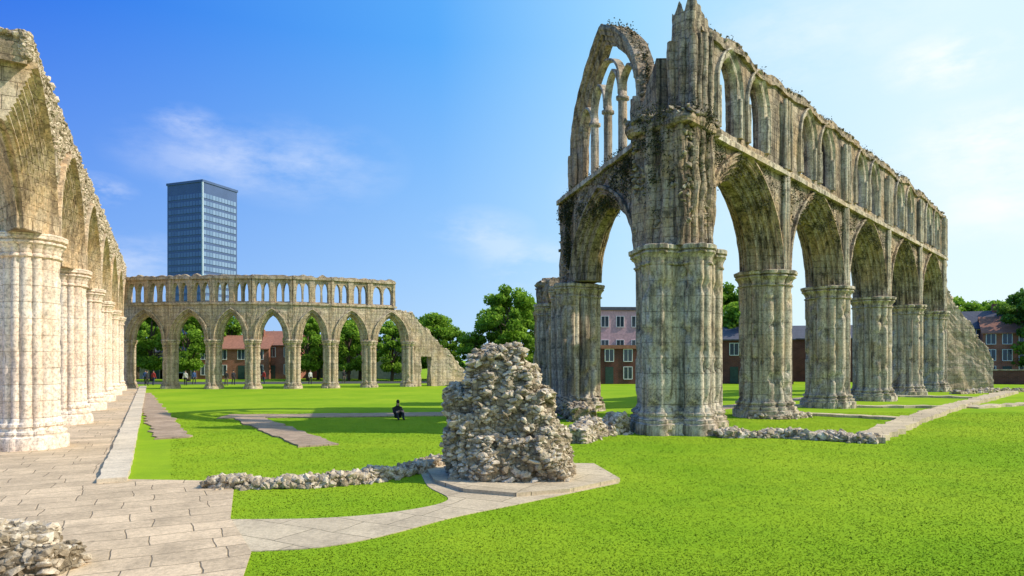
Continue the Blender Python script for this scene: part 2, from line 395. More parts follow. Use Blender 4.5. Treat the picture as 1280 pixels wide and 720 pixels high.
for c,hw,sp,ri in allw:
    F=MB(); prof=[(.38,-T/2+.2),(.38,-T/2-.08),(.30,-T/2-.12),(.2,-T/2+.0),(.06,-T/2+.02),(-.04,-T/2+.06),(-.1,-T/2+.2),(-.1,-T/2+.35),(.05,-T/2+.45)]
    sweep(F,c,hw,ri,sp,prof,leg=13.2,N=10); 
    for sg in (-1,1): shaft(F,c+sg*(hw+.12),-T/2-.02,.1,13.2,15.0,8)
    F.erode(.02,1.5,.015,5,c)
    w=obj('window_surround',F.mesh('window_surround',M_pier),R0)
E=MB(); strip(E,SP*5,SP*5+1.5,SPR-.02,lambda s:16.0-1.2*(s-SP*5)**1.3+noise.noise(Vector((s*2,0,0)))*.4,-T/2+.05,T/2-.1,.2); E.erode(.15,.9,.07,3.5,9)
obj('broken_wall_end',E.mesh('broken_wall_end',M_right),R0)
Cn=MB()
def sq(cx,cy,wx,wy,z,NT=64,fl=.05,nf=14,top=None):
    ring=[]
    for k in range(NT):
        t=2*math.pi*k/NT; c,s_=math.cos(t),math.sin(t); r=1/((abs(c)**8+abs(s_)**8)**.125)
        zz=z if top is None else min(z,top(c,s_))
        ring.append((cx+c*(r*wx+fl*math.cos(t*nf)),cy+s_*(r*wy+fl*math.cos(t*nf)),zz))
    return ring
Cn.loft([sq(0-.05*q,-.1,1.38-.12*q,1.28-.1*q,SPR-.05+(12.85-SPR)*q) for q in np.linspace(0,1,24)],True,True)
for x,y,r in ((-.6,-1.36,.2),(-.15,-1.42,.15),(.6,-1.36,.2),(1.1,-1.25,.15),(-1.4,-.5,.17),(-1.4,.2,.2),(-1.25,-1.1,.2)): shaft(Cn,x,y,r,SPR,12.4,18)
Cn.erode(.12,.8,.07,2.7,4)
obj('crossing_block',Cn.mesh('crossing_block',M_right),R0)
Cn=MB(); tp_=lambda c,s_:17.35-.45*c-.3*s_+.6*noise.noise(Vector((c*2,s_*2,1)))
Cn.loft([sq(.6,-.55,.74,.52,12.8+q*5.6,fl=.03,top=tp_) for q in np.linspace(0,1,28)],True,True)
for x,y,r in ((-.15,-1.08,.17),(.3,-1.12,.13),(.65,-1.12,.17),(1.3,-1.1,.13),(-.2,-.6,.14),(-.18,-.1,.17)): shaft(Cn,x,y,r,12.8,16.4+.4*x,18)
Cn.erode(.05,.8,.045,3,4); obj('corner_tower',Cn.mesh('corner_tower',M_right),R0)
Cn=MB(); Cn.loft([sq(0,-.1,1.5+e_,1.4+e_,z) for z,e_ in ((12.35,0),(12.42,.12),(12.6,.15),(12.75,.12),(13.0,-.1),(13.1,-.5))],True,True); Cn.erode(.1,1.5,.07,4,6); obj('corner_ledge',Cn.mesh('corner_ledge',M_right),R0)
pts=[];sz=[]
for _ in range(1700):
    t=random.uniform(0,2*math.pi); z=random.uniform(8.4,12.9)
    if noise.noise(Vector((math.cos(t)*1.5,math.sin(t)*1.5,z*.7)))<.0: continue
    c,s_=math.cos(t),math.sin(t); q=1/((abs(c)**8+abs(s_)**8)**.125)
    pts.append((c*q*1.36,-.1+s_*q*1.26,z)); sz.append(random.uniform(.05,.14))
for _ in range(500):
    t=random.uniform(0,2*math.pi); c,s_=math.cos(t),math.sin(t); q=1/((abs(c)**8+abs(s_)**8)**.125); k_=random.uniform(.6,1.05)
    pts.append((c*q*1.55*k_,-.1+s_*q*1.45*k_,12.95+random.uniform(-.2,.12)+.3*(1-k_))); sz.append(random.uniform(.06,.17))
for _ in range(3200):
    s=random.uniform(0,SP*5); k=int(s/SP); cx=SP*(k+.5); lo_=max(SPR,SPR+arch_z(s-cx,a_in+N,RISE+N))
    z=lo_+random.random()**1.4*(12.5-lo_)
    if noise.noise(Vector((s*.45,0,z*.6)))<.05: continue
    pts.append((s,-T/2+.12,z)); sz.append(random.uniform(.05,.13))
for _ in range(1100):
    s=random.uniform(-.1,SP*5+.5); pts.append((s,random.uniform(-1.0,-.4),topf(s)-.05)); sz.append(random.uniform(.05,.13))
for _ in range(200):
    s=SP*5+random.random()*1.5; pts.append((s,random.uniform(-1.,1.),random.uniform(8,16))); sz.append(random.uniform(.1,.22))
obj('loose_rubble',stones_mesh('loose_rubble',pts,sz,M_rubd),R0)['kind']='stuff'
lp=[]
for _ in range(900):
    r=random.random()
    if r<.22:
        t=random.uniform(0,6.28); c=(math.cos(t)*1.6,-.1+math.sin(t)*1.5,random.gauss(12.75,.2))
    elif r<.52:
        t=random.uniform(2.4,6.4); c=(math.cos(t)*1.5,-.1+math.sin(t)*1.42,random.gauss(11.4,.9))
    elif r<.9: s=random.uniform(0,SP*4) ; c=(s,-T/2-.05,min(12.4,random.gauss(11.7,.7)))
    else: s=random.uniform(0,SP*4); c=(s,-.7,topf(s)+.05)
    if .22<r<.9 and noise.noise(Vector((c[0]*.7,c[1]*.7,c[2]*.8)))<-.05: continue
    lp.append(np.array(c)+rng.normal(size=(26,3))*np.array([.20,.07,.16]))
lp=np.vstack(lp); obj('ivy',leaves_mesh('ivy',lp,.05,M_ivy,rng.uniform(0,1,len(lp))),R0)['kind']='stuff'
# ================================================================== TRANSEPT WINDOW WALL
V=(.229,-.974); angT=math.atan2(V[1],V[0])
T0=empty('ruined_transept_window_wall',(C0[0],C0[1],0),angT,'ruined transept wall with great traceried pointed window frame above open arch','ruin')
tp=pier_parts(1.3,12,SPR-.2,M_pier,51,1.0,.03,chip=1.2)
add_pier(tp,T0,(-12.1,0,0)); 
hp2=pier_parts(.68,8,SPR-.2,M_pier,55,1.0,.03,.66,.36,.26,bs=1.4); add_pier(hp2,T0,(-11.2,-.95,0)); add_pier(hp2,T0,(-12.9,-.8,0))
cxT=-6.3; TT=1.7
A=MB(); sweep(A,cxT,3.6,3.3,SPR-.1,order_profile(TT,1.1,3,.4),N=20); A.erode(.04,1.2,.03,5,2); obj('arch',A.mesh('arch',M_right),T0)
Wm=MB()
def loT(s): return max(SPR-.1,SPR-.1+arch_z(s-cxT,3.6+.98,3.3+.98))
strip(Wm,-13.4,-1.0,loT,lambda s:12.5+.2*noise.noise(Vector((s*.7,4,0))),-TT/2+.05,TT/2-.05,.25); Wm.erode(.10,.8,.06,3,8); obj('spandrel_wall',Wm.mesh('spandrel_wall',M_right),T0)
Wm=MB(); strip(Wm,-13.3,-1.1,12.45,12.68,-TT/2-.18,TT/2-.1,.3,.2); Wm.erode(.05,1.,.03,4,8); obj('window_sill',Wm.mesh('window_sill',M_pier),T0)
cxW=-7.35; aW,hW,sW=3.95,4.5,15.1; NW=1.05
setK(2.1)
A=MB(); pf=[(NW-.03,.5),(NW,-.42),(NW-.12,-.52),(NW-.26,-.48),(NW-.32,-.38),(.56,-.36),(.5,-.2),(.3,-.2),(.2,-.1),(.05,-.1),(0,-.02),(0,.2),(.3,.26),(.4,.48)]
sweep(A,cxW,aW,hW,sW,pf,leg=12.6,N=26)
for sg in (-1,1):
    shaft(A,cxW+sg*(aW+.35),-.42,.14,12.6,sW,10); shaft(A,cxW+sg*(aW+.8),-.5,.16,12.6,sW,10)
A.erode(.05,.8,.04,3.5,14); obj('window_arch',A.mesh('window_arch',M_right),T0)
for i,m in enumerate((-2.0,0,2.0)):
    S=MB(); rings=[]
    for z in list(np.linspace(12.6,15.9,14))+[15.95,16.0,16.15,16.2,16.4]:
        r=.17 if not (12.7<z<13.0 or 15.97<z<16.17) else .25
        rings.append([(cxW+m+r*math.cos(t*math.pi/6),r*1.4*math.sin(t*math.pi/6),z) for t in range(12)])
    S.loft(rings,True,True); S.erode(.012,1.2,.01,5,i); obj('mullion',S.mesh('mullion',M_pier,True),T0)
tr_=[(.2,.2),(.2,-.2),(.1,-.25),(0,-.1),(0,.12)]
setK(1.35)
for i,(c,hh) in enumerate(((-2.98,1.0),(-1.0,1.55),(1.0,1.55),(2.98,1.0))):
    S=MB(); sweep(S,cxW+c,.85,hh-.1,16.3,tr_,N=8); S.erode(.012,1.5,.01,5,i); obj('tracery_arch',S.mesh('tracery_arch',M_pier),T0)
S=MB(); sweep(S,cxW,1.9,1.75,16.9,tr_,N=10,leg=16.3); S.erode(.02,1.5,.015,5,4); obj('tracery_arch',S.mesh('tracery_arch',M_pier),T0)
Wm=MB(); strip(Wm,-2.6,-.6,12.6,lambda s:14.2+.9*max(0,s+2.6)+.4*noise.noise(Vector((s*2,4,0))),-.4,.4,.2); Wm.erode(.08,.8,.05,3,8); obj('window_jamb_wall',Wm.mesh('window_jamb_wall',M_right),T0)
add_pier(pier_parts(1.15,10,SPR-.9,M_pier,61,.9,.04,chip=1.4),T0,(-17.2,0,0))
Wm=MB(); strip(Wm,-18.6,-15.6,lambda s:SPR-.95,lambda s:SPR+.6+noise.noise(Vector((s,1,1)))*1.4,-.8,.8,.25); strip(Wm,-19.4,-18.2,0,lambda s:6.4+noise.noise(Vector((s,3,1)))*2,-.8,.8,.25)
Wm.erode(.2,.8,.09,3,18); obj('broken_wall_end',Wm.mesh('broken_wall_end',M_right),T0)
setK(2.1)
pts=[];sz=[]
def outer(t): X,Z=arch_pt(t); return (aW+NW-.05)*X,sW+(hW+NW-.05)*Z
for _ in range(420):
    X,Z=outer(random.random()); sg=random.choice((-1,1)); pts.append((cxW+sg*X,random.uniform(-.4,.4),Z)); sz.append(random.uniform(.05,.13))
ivw=[outer(random.random()) for _ in range(60)]
setK(1.35)
for _ in range(2200):
    s=random.uniform(-13.4,-1.2); lo_=loT(s); z=lo_+random.random()**.8*(12.5-lo_)
    if noise.noise(Vector((s*.6,3,z*.6)))<-.02: continue
    pts.append((s,-TT/2+random.uniform(.06,.14),z)); sz.append(random.uniform(.05,.14))
for _ in range(350): pts.append((random.uniform(-13.5,-1),random.uniform(-.8,.8),12.68+random.uniform(-.05,.05))); sz.append(random.uniform(.05,.14))
for _ in range(200): pts.append((cxW-4.95+random.uniform(-.1,.1),random.uniform(-.4,.4),random.uniform(12.6,15.5))); sz.append(random.uniform(.05,.13))
for _ in range(260): pts.append((random.uniform(-19.2,-15.7),random.uniform(-.8,.8),random.uniform(7.0,8.3))); sz.append(random.uniform(.1,.22))
obj('loose_rubble',stones_mesh('loose_rubble',pts,sz,M_rubd),T0)['kind']='stuff'
lp=[]
for i in range(800):
    r=random.random()
    if r<.84: c=(random.uniform(-13.3,-.6),-TT/2-.05+random.uniform(0,.3),min(12.75,random.gauss(11.8,.6)))
    elif r<.9:
        X,Z=ivw[i%60]; c=(cxW+random.choice((-1,1))*X,0,Z)
    else: c=(cxT+random.uniform(-5.6,-4.8),-TT/2,random.uniform(8.5,12))
    if r<.84 and noise.noise(Vector((c[0]*.6,2,c[2]*.8)))<-.12: continue
    lp.append(np.array(c)+rng.normal(size=(26,3))*np.array([.22,.07,.16]))
lp=np.vstack(lp); obj('ivy',leaves_mesh('ivy',lp,.055,M_ivy,rng.uniform(0,1,len(lp))),T0)['kind']='stuff'
# ================================================================== SLOPING RUIN AT END
S0=empty('sloping_ruined_wall',(41.8,66.8,0),math.radians(2),'grey ruined gable wall stub sloping down to the grass','ruin')
Wm=MB(); sl=lambda s:10.2-1.45*max(0,s)+noise.noise(Vector((s*1.3,7,1)))*.5
strip(Wm,-1.0,4.9,0,sl,-.7,.7,.3); Wm.erode(.14,.8,.07,3,19); obj('wall',Wm.mesh('wall',M_back),S0)
pts=[(s,random.uniform(-.6,.6),sl(s)+random.uniform(-.15,.15)) for s in [random.uniform(-1,4.9) for _ in range(260)]]
obj('loose_rubble',stones_mesh('loose_rubble',pts,[random.uniform(.08,.22) for _ in pts],M_rub),S0)['kind']='stuff'
# ================================================================== LEFT ARCADE
UL=(-.46,.888); angL=math.atan2(UL[1],UL[0]); L0p=(-16.45,23.3)
L0=empty('pale_ruined_arcade',(L0p[0],L0p[1],0),angL,'pale cream stone arcade of clustered columns beside paved walk','ruin')
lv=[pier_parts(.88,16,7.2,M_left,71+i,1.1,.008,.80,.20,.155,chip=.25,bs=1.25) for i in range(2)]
SL=9.8; LT=1.45; ltop=lambda s:12.1+noise.noise(Vector((s*.4,11,0)))*.4+.02*s
LA,LN,LR=3.0,1.75,2.5
for k in range(0,7): add_pier(lv[k%2],L0,(SL*k,0,0),random.choice([0,.39]))
for k in range(-1,6):
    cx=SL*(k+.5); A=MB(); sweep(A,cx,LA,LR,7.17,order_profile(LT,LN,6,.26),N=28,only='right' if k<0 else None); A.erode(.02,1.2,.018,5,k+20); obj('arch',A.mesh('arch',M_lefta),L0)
    Wm=MB()
    def lo(s,cx=cx): return max(7.18,7.17+arch_z(s-cx,LA+LN-.12,LR+LN-.12))
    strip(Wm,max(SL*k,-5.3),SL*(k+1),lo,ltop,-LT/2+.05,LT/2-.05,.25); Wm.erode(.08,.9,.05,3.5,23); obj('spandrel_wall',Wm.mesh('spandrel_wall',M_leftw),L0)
pts=[];sz=[]
for _ in range(10000):
    s=-5.3+64*random.random()**2.3; k=math.floor(s/SL); cx=SL*(k+.5); lo_=max(7.8,7.2+arch_z(s-cx,LA+LN+.05,LR+LN+.05)); top=ltop(s)
    z=lo_+random.random()*(top-lo_)
    if z<10.3 and noise.noise(Vector((s*.8,z*.8,0)))<.0: continue
    pts.append((s,-LT/2+random.uniform(.06,.14),z)); sz.append(random.uniform(.045,.125)*(1 if s<18 else 1.4))
for _ in range(2000):
    s=-5.3+64*random.random()**1.8; pts.append((s,random.uniform(-.7,.7),ltop(s)+random.uniform(-.08,.03))); sz.append(random.uniform(.05,.15))
obj('exposed_rubble_core',stones_mesh('exposed_rubble_core',pts,sz,M_rubl),L0)['kind']='stuff'
# ================================================================== BACK ARCADE
PX=[(-46,74.8),(-41.1,73),(-35.9,71.8),(-31.1,71.2),(-27.0,71.1),(-23.0,71.7),(-19.4,73.0),(-15.7,75.),(-11.7,77.4),(-8.4,79.4)]
B0=empty('curving_cloister_arcade',(PX[4][0],PX[4][1],0),0,'long low stone arcade with pointed arches and gallery of small lancets','ruin')
bp=pier_parts(.8,8,5.1,M_back,91,.7,.02,.76,.3,.22,chip=.5)
ox,oy=PX[4]
for i,p in enumerate(PX[:-1]): add_pier(bp,B0,(p[0]-ox,p[1]-oy,0),i*.4)
setK(1.5)
for i in range(len(PX)-1):
    p,q=PX[i],PX[i+1]; L=math.hypot(q[0]-p[0],q[1]-p[1]); rz=math.atan2(q[1]-p[1],q[0]-p[0]); loc=(p[0]-ox,p[1]-oy,0)
    if i==8:
        Wm=MB(); slp=lambda s:8.3-.95*s+.5*noise.noise(Vector((s*2,5,0)))
        strip(Wm,0,1.3,0,slp,-.55,.55,.25); strip(Wm,1.3,2.5,3.4,slp,-.55,.55,.2); strip(Wm,2.5,L+3.2,0,slp,-.55,.55,.25); Wm.erode(.1,.9,.06,3.5,33); obj('broken_wall_end',Wm.mesh('broken_wall_end',M_back),B0,loc,rz); continue
    a=L/2-.92; A=MB(); sweep(A,L/2,a,2.6,5.08,order_profile(1.2,.75,2,.5),N=14); A.erode(.02,1.2,.02,5,i+40); obj('arch',A.mesh('arch',M_back),B0,loc,rz)
    Wm=MB()
    def lo(s,a=a,L=L): return max(5.08,5.08+arch_z(s-L/2,a+.67,3.27))
    if i<7: hi=8.85
    elif i==7: hi=lambda s,L=L: 8.9-.15*max(0,s-.0)+.3*noise.noise(Vector((s*2,1,0)))
    strip(Wm,-.05 if i else 0,L+.05,lo,hi,-.55,.55,.25); Wm.erode(.06,.9,.04,3.5,33); obj('spandrel_wall',Wm.mesh('spandrel_wall',M_back),B0,loc,rz)
    if i<=7:
        Le=L if i<7 else L*.62
        npair=2 if i<7 else 1; pw=Le/npair; hw=(pw-.86)/4; wins=[]
        for j in range(npair):
            c=pw*(j+.5); wins+=[(c-hw-.09,hw,10.25,.85),(c+hw+.09,hw,10.25,.85)]
        Wm=MB(); tf=lambda s,i=i:11.85+.25*noise.noise(Vector((s*1.5+i*7,5,0)))
        windowed(Wm,0,Le,8.8,tf,wins,-.3,.3,9.1,.25); strip(Wm,-.05,Le+.05,8.75,8.95,-.68,.68,.3); strip(Wm,-.02,Le+.02,11.45,11.68,-.5,.5,.3)
        for j in range(npair+1): strip(Wm,max(0,pw*j-.26),min(Le,pw*j+.26),8.9,11.45,-.42,.42,.2)
        Wm.erode(.03,.9,.03,3.5,35); obj('gallery_wall',Wm.mesh('gallery_wall',M_back),B0,loc,rz)
setK(1.35)
pts=[]
for _ in range(500):
    t=random.random(); i=7+random.choice((0,1)); a_=PX[i];b_=PX[i+1]; L=math.hypot(b_[0]-a_[0],b_[1]-a_[1])
    if i==8: t*=1.7
    s=t*L; z=(8.9-.15*s) if i==7 else slp(s)
    pts.append((a_[0]+(b_[0]-a_[0])*t-ox,a_[1]+(b_[1]-a_[1])*t-oy+random.uniform(-.5,.5),z+random.uniform(-.2,.15)))
obj('loose_rubble',stones_mesh('loose_rubble',pts,[random.uniform(.08,.22) for _ in pts],M_rub),B0)['kind']='stuff'
# ================================================================== GROUND
def poly_prism(name,pts,z0,z1,mat,**k):
    mb=MB(); n=len(pts); mb.v=[(x,y,z0) for x,y in pts]+[(x,y,z1) for x,y in pts]
    mb.f=[tuple(range(n,2*n))]+[(i,(i+1)%n,n+(i+1)%n,n+i) for i in range(n)]
    return obj(name,mb.mesh(name,mat),**k)
polys=[]
def smooth_line(p,n=8):
    out=[]
    for i in range(len(p)-1):
        p0=p[max(i-1,0)];p1=p[i];p2=p[i+1];p3=p[min(i+2,len(p)-1)]
        for j in range(n):
            t=j/n; out.append(tuple(.5*((2*p1[c])+(-p0[c]+p2[c])*t+(2*p0[c]-5*p1[c]+4*p2[c]-p3[c])*t*t+(-p0[c]+3*p1[c]-3*p2[c]+p3[c])*t**3) for c in (0,1)))
    out.append(p[-1]); return out
def ribbon(name,pts,w,z1,mat,wob=0,zw=0,**k):
    if wob:
        pp=[]
        for i in range(len(pts)-1):
            a_,b_=Vector(pts[i]),Vector(pts[i+1]); m_=max(2,int((b_-a_).length/.4))
            pp+=[tuple(a_.lerp(b_,j/m_)) for j in range(m_)]
        pts=pp+[pts[-1]]
    P=[Vector(p) for p in pts]; Lf=[];Rt=[];ZZ=[]
    for i,p in enumerate(P):
        d=(P[min(i+1,len(P)-1)]-P[max(i-1,0)]).normalized(); nn=Vector((-d.y,d.x))
        wl=w/2+wob*noise.noise(Vector((p.x*1.3,p.y*1.3,0))); wr=w/2+wob*noise.noise(Vector((p.x*1.3,p.y*1.3,9)))
        Lf.append(tuple(p+nn*wl)); Rt.append(tuple(p-nn*wr)); ZZ.append(z1+zw*noise.noise(Vector((p.x*1.1,p.y*1.1,4))))
    poly=Lf+Rt[::-1]; polys.append(poly)
    mb=MB(); n=len(P)
    mb.loft([[(*Lf[i],-.05),(*Lf[i],ZZ[i]),(*Rt[i],ZZ[i]),(*Rt[i],-.05)] for i in range(n)],True,True)
    return obj(name,mb.mesh(name,mat),**k)
gm=MB(); gm.v=[(-1500,-60,0),(1500,-60,0),(1500,2500,0),(-1500,2500,0)]; gm.f=[(0,1,2,3)]
obj('ground',gm.mesh('ground',M_grass),kind='structure')
walk=[(-10.3,17.1),(-41.2,75.5),(-62,75.5),(-50,17.1)]
fore=[(-10.3,17.1),(-9.5,17.05),(-7.3,16.85),(-6.4,15.7),(-5.3,12.85),(-4.05,10.6),(-3.3,8),(-2.8,3),(-25,3),(-50,17.1)]
polys+=[walk,fore]
poly_prism('paved_walk',walk[::-1],-.05,.02,M_pave,kind='structure')
poly_prism('paving',fore,-.05,.024,M_pave,kind='structure')
ribbon('kerb',[(-9.7,16.6),(-17.5,31.4),(-40.8,75.5)],.65,.13,M_kerb,.06,kind='structure')
up=[(-5.4,12.8),(-3.6,12.9),(-2.2,13.5),(-1.37,14.6),(-2.0,16.2),(-2.5,18.5)]
dn=[(-4.1,10.66),(-3.06,10.9),(-2.2,11.6),(-1.08,13.0),(.17,14.2),(2.6,16.6)]
mb=MB(); su,sd=smooth_line(up),smooth_line(dn)
mb.loft([[(*a,-.05),(*a,.016),(*b,.016),(*b,-.05)] for a,b in zip(su,sd)],True,True)
obj('path',mb.mesh('path',M_path),kind='structure'); polys.append(su+sd[::-1])
plat=[(-2.5,19.2),(-1.9,16.6),(-1.1,15.4),(.1,14.9),(1.3,15.4),(2.65,16.75),(2.3,19.2)]
poly_prism('stone_slab_base',plat,-.05,.10,M_path,kind='structure'); polys.append(plat)
ribbon('foundation_path',[(-12.9,26.),(-15.8,31),(-21.5,41),(-33,61)],1.2,.05,M_pathd,.3,kind='structure')
ribbon('foundation_path',[(-6.7,23.7),(-9.8,28.8),(-14.6,36.8)],1.4,.054,M_pathd,.3,kind='structure')
ribbon('foundation_path',[(-15.2,36.0),(-9,36.8),(-4,37.6),(2.2,39.2)],2.3,.048,M_pathd,.3,kind='structure')
ribbon('foundation_kerb',[(12.9,24.9),(19.5,33.2),(27.6,42.6),(45,61.5)],1.0,.22,M_path,.25,.12,kind='structure')
ribbon('foundation_kerb',[(27.6,42.6),(22,43.2),(17,44.0)],.9,.14,M_path,.25,.1,kind='structure')
ribbon('foundation_kerb',[(20,33.8),(17,36.5),(14.5,38.2)],.8,.14,M_path,.25,.1,kind='structure')
ribbon('foundation_kerb',[(37,52.5),(32,55.5),(27,58)],1.0,.14,M_path,.25,.1,kind='structure')
ribbon('foundation_kerb',[(28.5,42.5),(34,45.5),(47,53.5)],1.0,.12,M_path,.25,.1,kind='structure')
ribbon('foundation_path',[(5,33),(15,45),(35,66)],1.4,.025,M_pathd,.2,kind='structure')
ribbon('street',[(-140,92),(-40,88),(40,100),(160,104)],9,.03,M_street,kind='structure')
def rub_line(name,pts,w,h,n,label,mat=M_rub,size=(.08,.2)):
    P=[Vector((*p,0)) for p in pts]; seg=[(P[i+1]-P[i]).length for i in range(len(P)-1)]; tot=sum(seg)
    o=P[len(P)//2]; Q=[];sz=[]
    def at(t):
        d=t*tot
        for i,s in enumerate(seg):
            if d<=s or i==len(seg)-1:
                v=(P[i+1]-P[i]).normalized(); return P[i]+v*d,Vector((-v.y,v.x,0))
            d-=s
    hf=lambda t:h*(.72+.7*noise.noise(Vector((t*tot*1.1,h*9,0)))+.2*noise.noise(Vector((t*tot*3,h*9,4))))
    core=MB(); rings=[]
    for i in range(81):
        c,nn=at(i/80); hh=hf(i/80)*.95; c=c-o
        rings.append([tuple(c+nn*w*.45),tuple(c+nn*w*.38+Vector((0,0,hh*.7))),tuple(c+nn*w*.15+Vector((0,0,hh*.88))),tuple(c-nn*w*.15+Vector((0,0,hh*.88))),tuple(c-nn*w*.38+Vector((0,0,hh*.7))),tuple(c-nn*w*.45)])
    core.loft(rings,True,True); core.erode(.05,2,.03,6)
    for _ in range(n):
        t=random.random(); c,nn=at(t); hh=hf(t); u=random.uniform(-1,1)
        top=random.random()<.5; z=hh*.8 if top else random.uniform(0,hh*.8)
        x=u*w*.38 if top else math.copysign(w*.41,u)
        if random.random()<.05: x*=random.uniform(1.2,2.); z=.02
        Q.append(tuple(c-o+nn*x+Vector((0,0,z)))); sz.append(size[0]+(size[1]-size[0])*random.random()**1.6)
    e=empty(name,tuple(o),0,label,'ruin wall')
    obj('wall_core',core.mesh('wall_core',M_core),e); s=obj('wall_stones',stones_mesh('wall_stones',Q,sz,mat),e); s['kind']='stuff'
    return e
rub_line('low_rubble_wall',[(-7.2,16.1),(-5.4,16.1),(-4.2,16.4),(-3.1,17.4),(-2.0,19.2)],.55,.36,1700,'low knee-high rubble wall footing curving across the grass',size=(.03,.12))
rub_line('low_rubble_wall',[(2.2,24.5),(3.2,27.),(4.6,28.2)],.8,.9,900,'broken low rubble wall running up to the crossing pier',size=(.06,.18))
rub_line('low_rubble_wall',[(8.0,26.6),(10.6,26.5),(13.2,24.7)],.8,.38,700,'low stone footing in front of the tall pier',size=(.06,.18))
rub_line('low_rubble_wall',[(3.5,33),(3.2,37),(2.9,41)],1.2,1.1,900,'heap of broken masonry beside transept pier',mat=M_rubd,size=(.08,.2))
rub_line('low_rubble_wall',[(12.2,35.2),(13.6,34.6),(15.5,36)],.7,.3,220,'scattered footing stones around arcade pier',size=(.05,.16))
rub_line('low_rubble_wall',[(39,60),(45,63.5),(55,66)],1.,.45,300,'low rubble footing near the ruined end wall',size=(.1,.22))
# ================================================================== MASONRY LUMP
def lump(name,loc,rz,lumps,n,size,label,mat=M_rub,amp=.16,e_=7.):
    def super_pt(d,half): 
        q=(abs(d[0]/half[0])**e_+abs(d[1]/half[1])**e_+abs(d[2]/half[2])**e_)**(-1/e_); return d*q
    def rough(p):
        p=Vector(p)
        v=p+noise.noise_vector(p*1.3+Vector((3,1,7)))*amp+noise.noise_vector(p*3.1)*amp*.8
        k=noise.noise(p*2.0+Vector((9,2,4)))          # bitten-out hollows
        if k>.18: v=v-Vector((p.x,p.y,0)).normalized()*min(.22,(k-.18)*1.3)*amp*6
        return v
    Q=[];sz=[];core=MB()
    vi,fi=ico(6 if n>5000 else 4)
    R_=[Matrix.Rotation(l[2] if len(l)>2 else 0,3,'Z')@Matrix.Rotation((l[3] if len(l)>3 else 0),3,'Y') for l in lumps]
    for l,R in zip(lumps,R_):
        c,h=l[0],l[1]; b=len(core.v)
        for p in vi: 
            q=rough(Vector(c)+R@Vector(super_pt(p,np.array(h)*.985))); q+=noise.noise_vector(q*6)*.05+noise.noise_vector(q*14)*.02; core.v.append(tuple(q))
        core.f+= [tuple(int(x)+b for x in f) for f in fi]
    area=[l[1][0]*l[1][1]+l[1][1]*l[1][2]+l[1][0]*l[1][2] for l in lumps]; tot=sum(area)
    for l,R,ar in zip(lumps,R_,area):
        c,h=l[0],l[1]
        for _ in range(int(n*ar/tot)):
            # uniform over the block's faces
            d=rng.uniform(-1,1,3); ax=rng.choice(3,p=np.array([h[1]*h[2],h[0]*h[2],h[0]*h[1]])/(h[1]*h[2]+h[0]*h[2]+h[0]*h[1])); d[ax]=rng.choice((-1,1)); d=d*np.array(h)
            lp_=Vector(super_pt(d,np.array(h))); p=Vector(c)+R@lp_
            if p.z<0: continue
            ins=False
            for l2,R2 in zip(lumps,R_):
                if l2 is l: continue
                q=R2.transposed()@(p-Vector(l2[0]))
                if abs(q.x/l2[1][0])**e_+abs(q.y/l2[1][1])**e_+abs(q.z/l2[1][2])**e_<.6: ins=True;break
            if ins: continue
            s=size[0]+(size[1]-size[0])*random.random()**2.; v=(p-Vector(c)).normalized()
            Q.append(np.array(rough(p-v*s*.4))); sz.append(s)
    e=empty(name,loc,rz,label,'ruin'); obj('masonry_core',core.mesh('masonry_core',M_core),e)
    s=obj('masonry_stones',stones_mesh('masonry_stones',Q,sz,mat,.16,(.45,.75)),e); s['kind']='stuff'; return e
lump('rubble_masonry_block',(-.1,17.3,.05),math.radians(-8),[
 ((-1.22,.15,1.0),(.42,.65,1.28),.1,0),((-.62,.05,1.45),(.42,.75,1.62),.0,.05),((-.15,.1,1.6),(.45,.6,1.72),.3,.0),((.3,.05,1.25),(.5,.72,1.55),-.1,-.08),
 ((.75,.0,.95),(.5,.7,1.25),.1,-.16),((1.05,-.05,.6),(.48,.7,.75),-.1,-.2),((.2,-.55,.5),(1.1,.45,.62),.05,0),((-.9,-.4,.75),(.5,.4,.85),.2,.05)],15000,(.022,.13),'big jagged lump of rubble masonry standing on stone slab')
lump('rubble_masonry_block',(-7.2,9.7,0),.2,[((-.1,0,.25),(.7,.42,.36),.1,.1),((.45,-.1,.12),(.5,.42,.26),-.2,0),((-.45,.1,.4),(.35,.32,.24),.4,.1)],1300,(.03,.12),'low broken rubble masonry stub on the paving',amp=.08)
# ================================================================== GRASS BLADES
def inpoly(x,y,poly):
    ins=np.zeros(len(x),bool); n=len(poly); j=n-1
    for i in range(n):
        xi,yi=poly[i];xj,yj=poly[j]
        c=((yi>y)!=(yj>y))&(x<(xj-xi)*(y-yi)/((yj-yi)+1e-12)+xi); ins^=c; j=i
    return ins
n=260000
Y=9.0+(rng.random(n)**1.6)*30; X=rng.uniform(-.5,.83,n)*Y
ok=np.ones(n,bool)
for p in polys: ok&=~inpoly(X,Y,p)
X=X[ok];Y=Y[ok];n=len(X); a=rng.uniform(0,6.28,n); h=rng.uniform(.006,.022,n); w=.005+.0005*Y
lx=rng.normal(size=n)*.022; ly=rng.normal(size=n)*.022; Z=np.zeros(n)
Vv=np.stack([np.stack([X-np.cos(a)*w,Y-np.sin(a)*w,Z],1),np.stack([X+np.cos(a)*w,Y+np.sin(a)*w,Z],1),np.stack([X+lx,Y+ly,h],1)],1).reshape(-1,3)
tn=rng.uniform(0,.9,n); tn[rng.random(n)<.002]=1
o=obj('grass',np_mesh('grass',Vv,np.arange(n*3).reshape(-1,3),M_blade,False,np.repeat(tn,3)),kind='stuff')
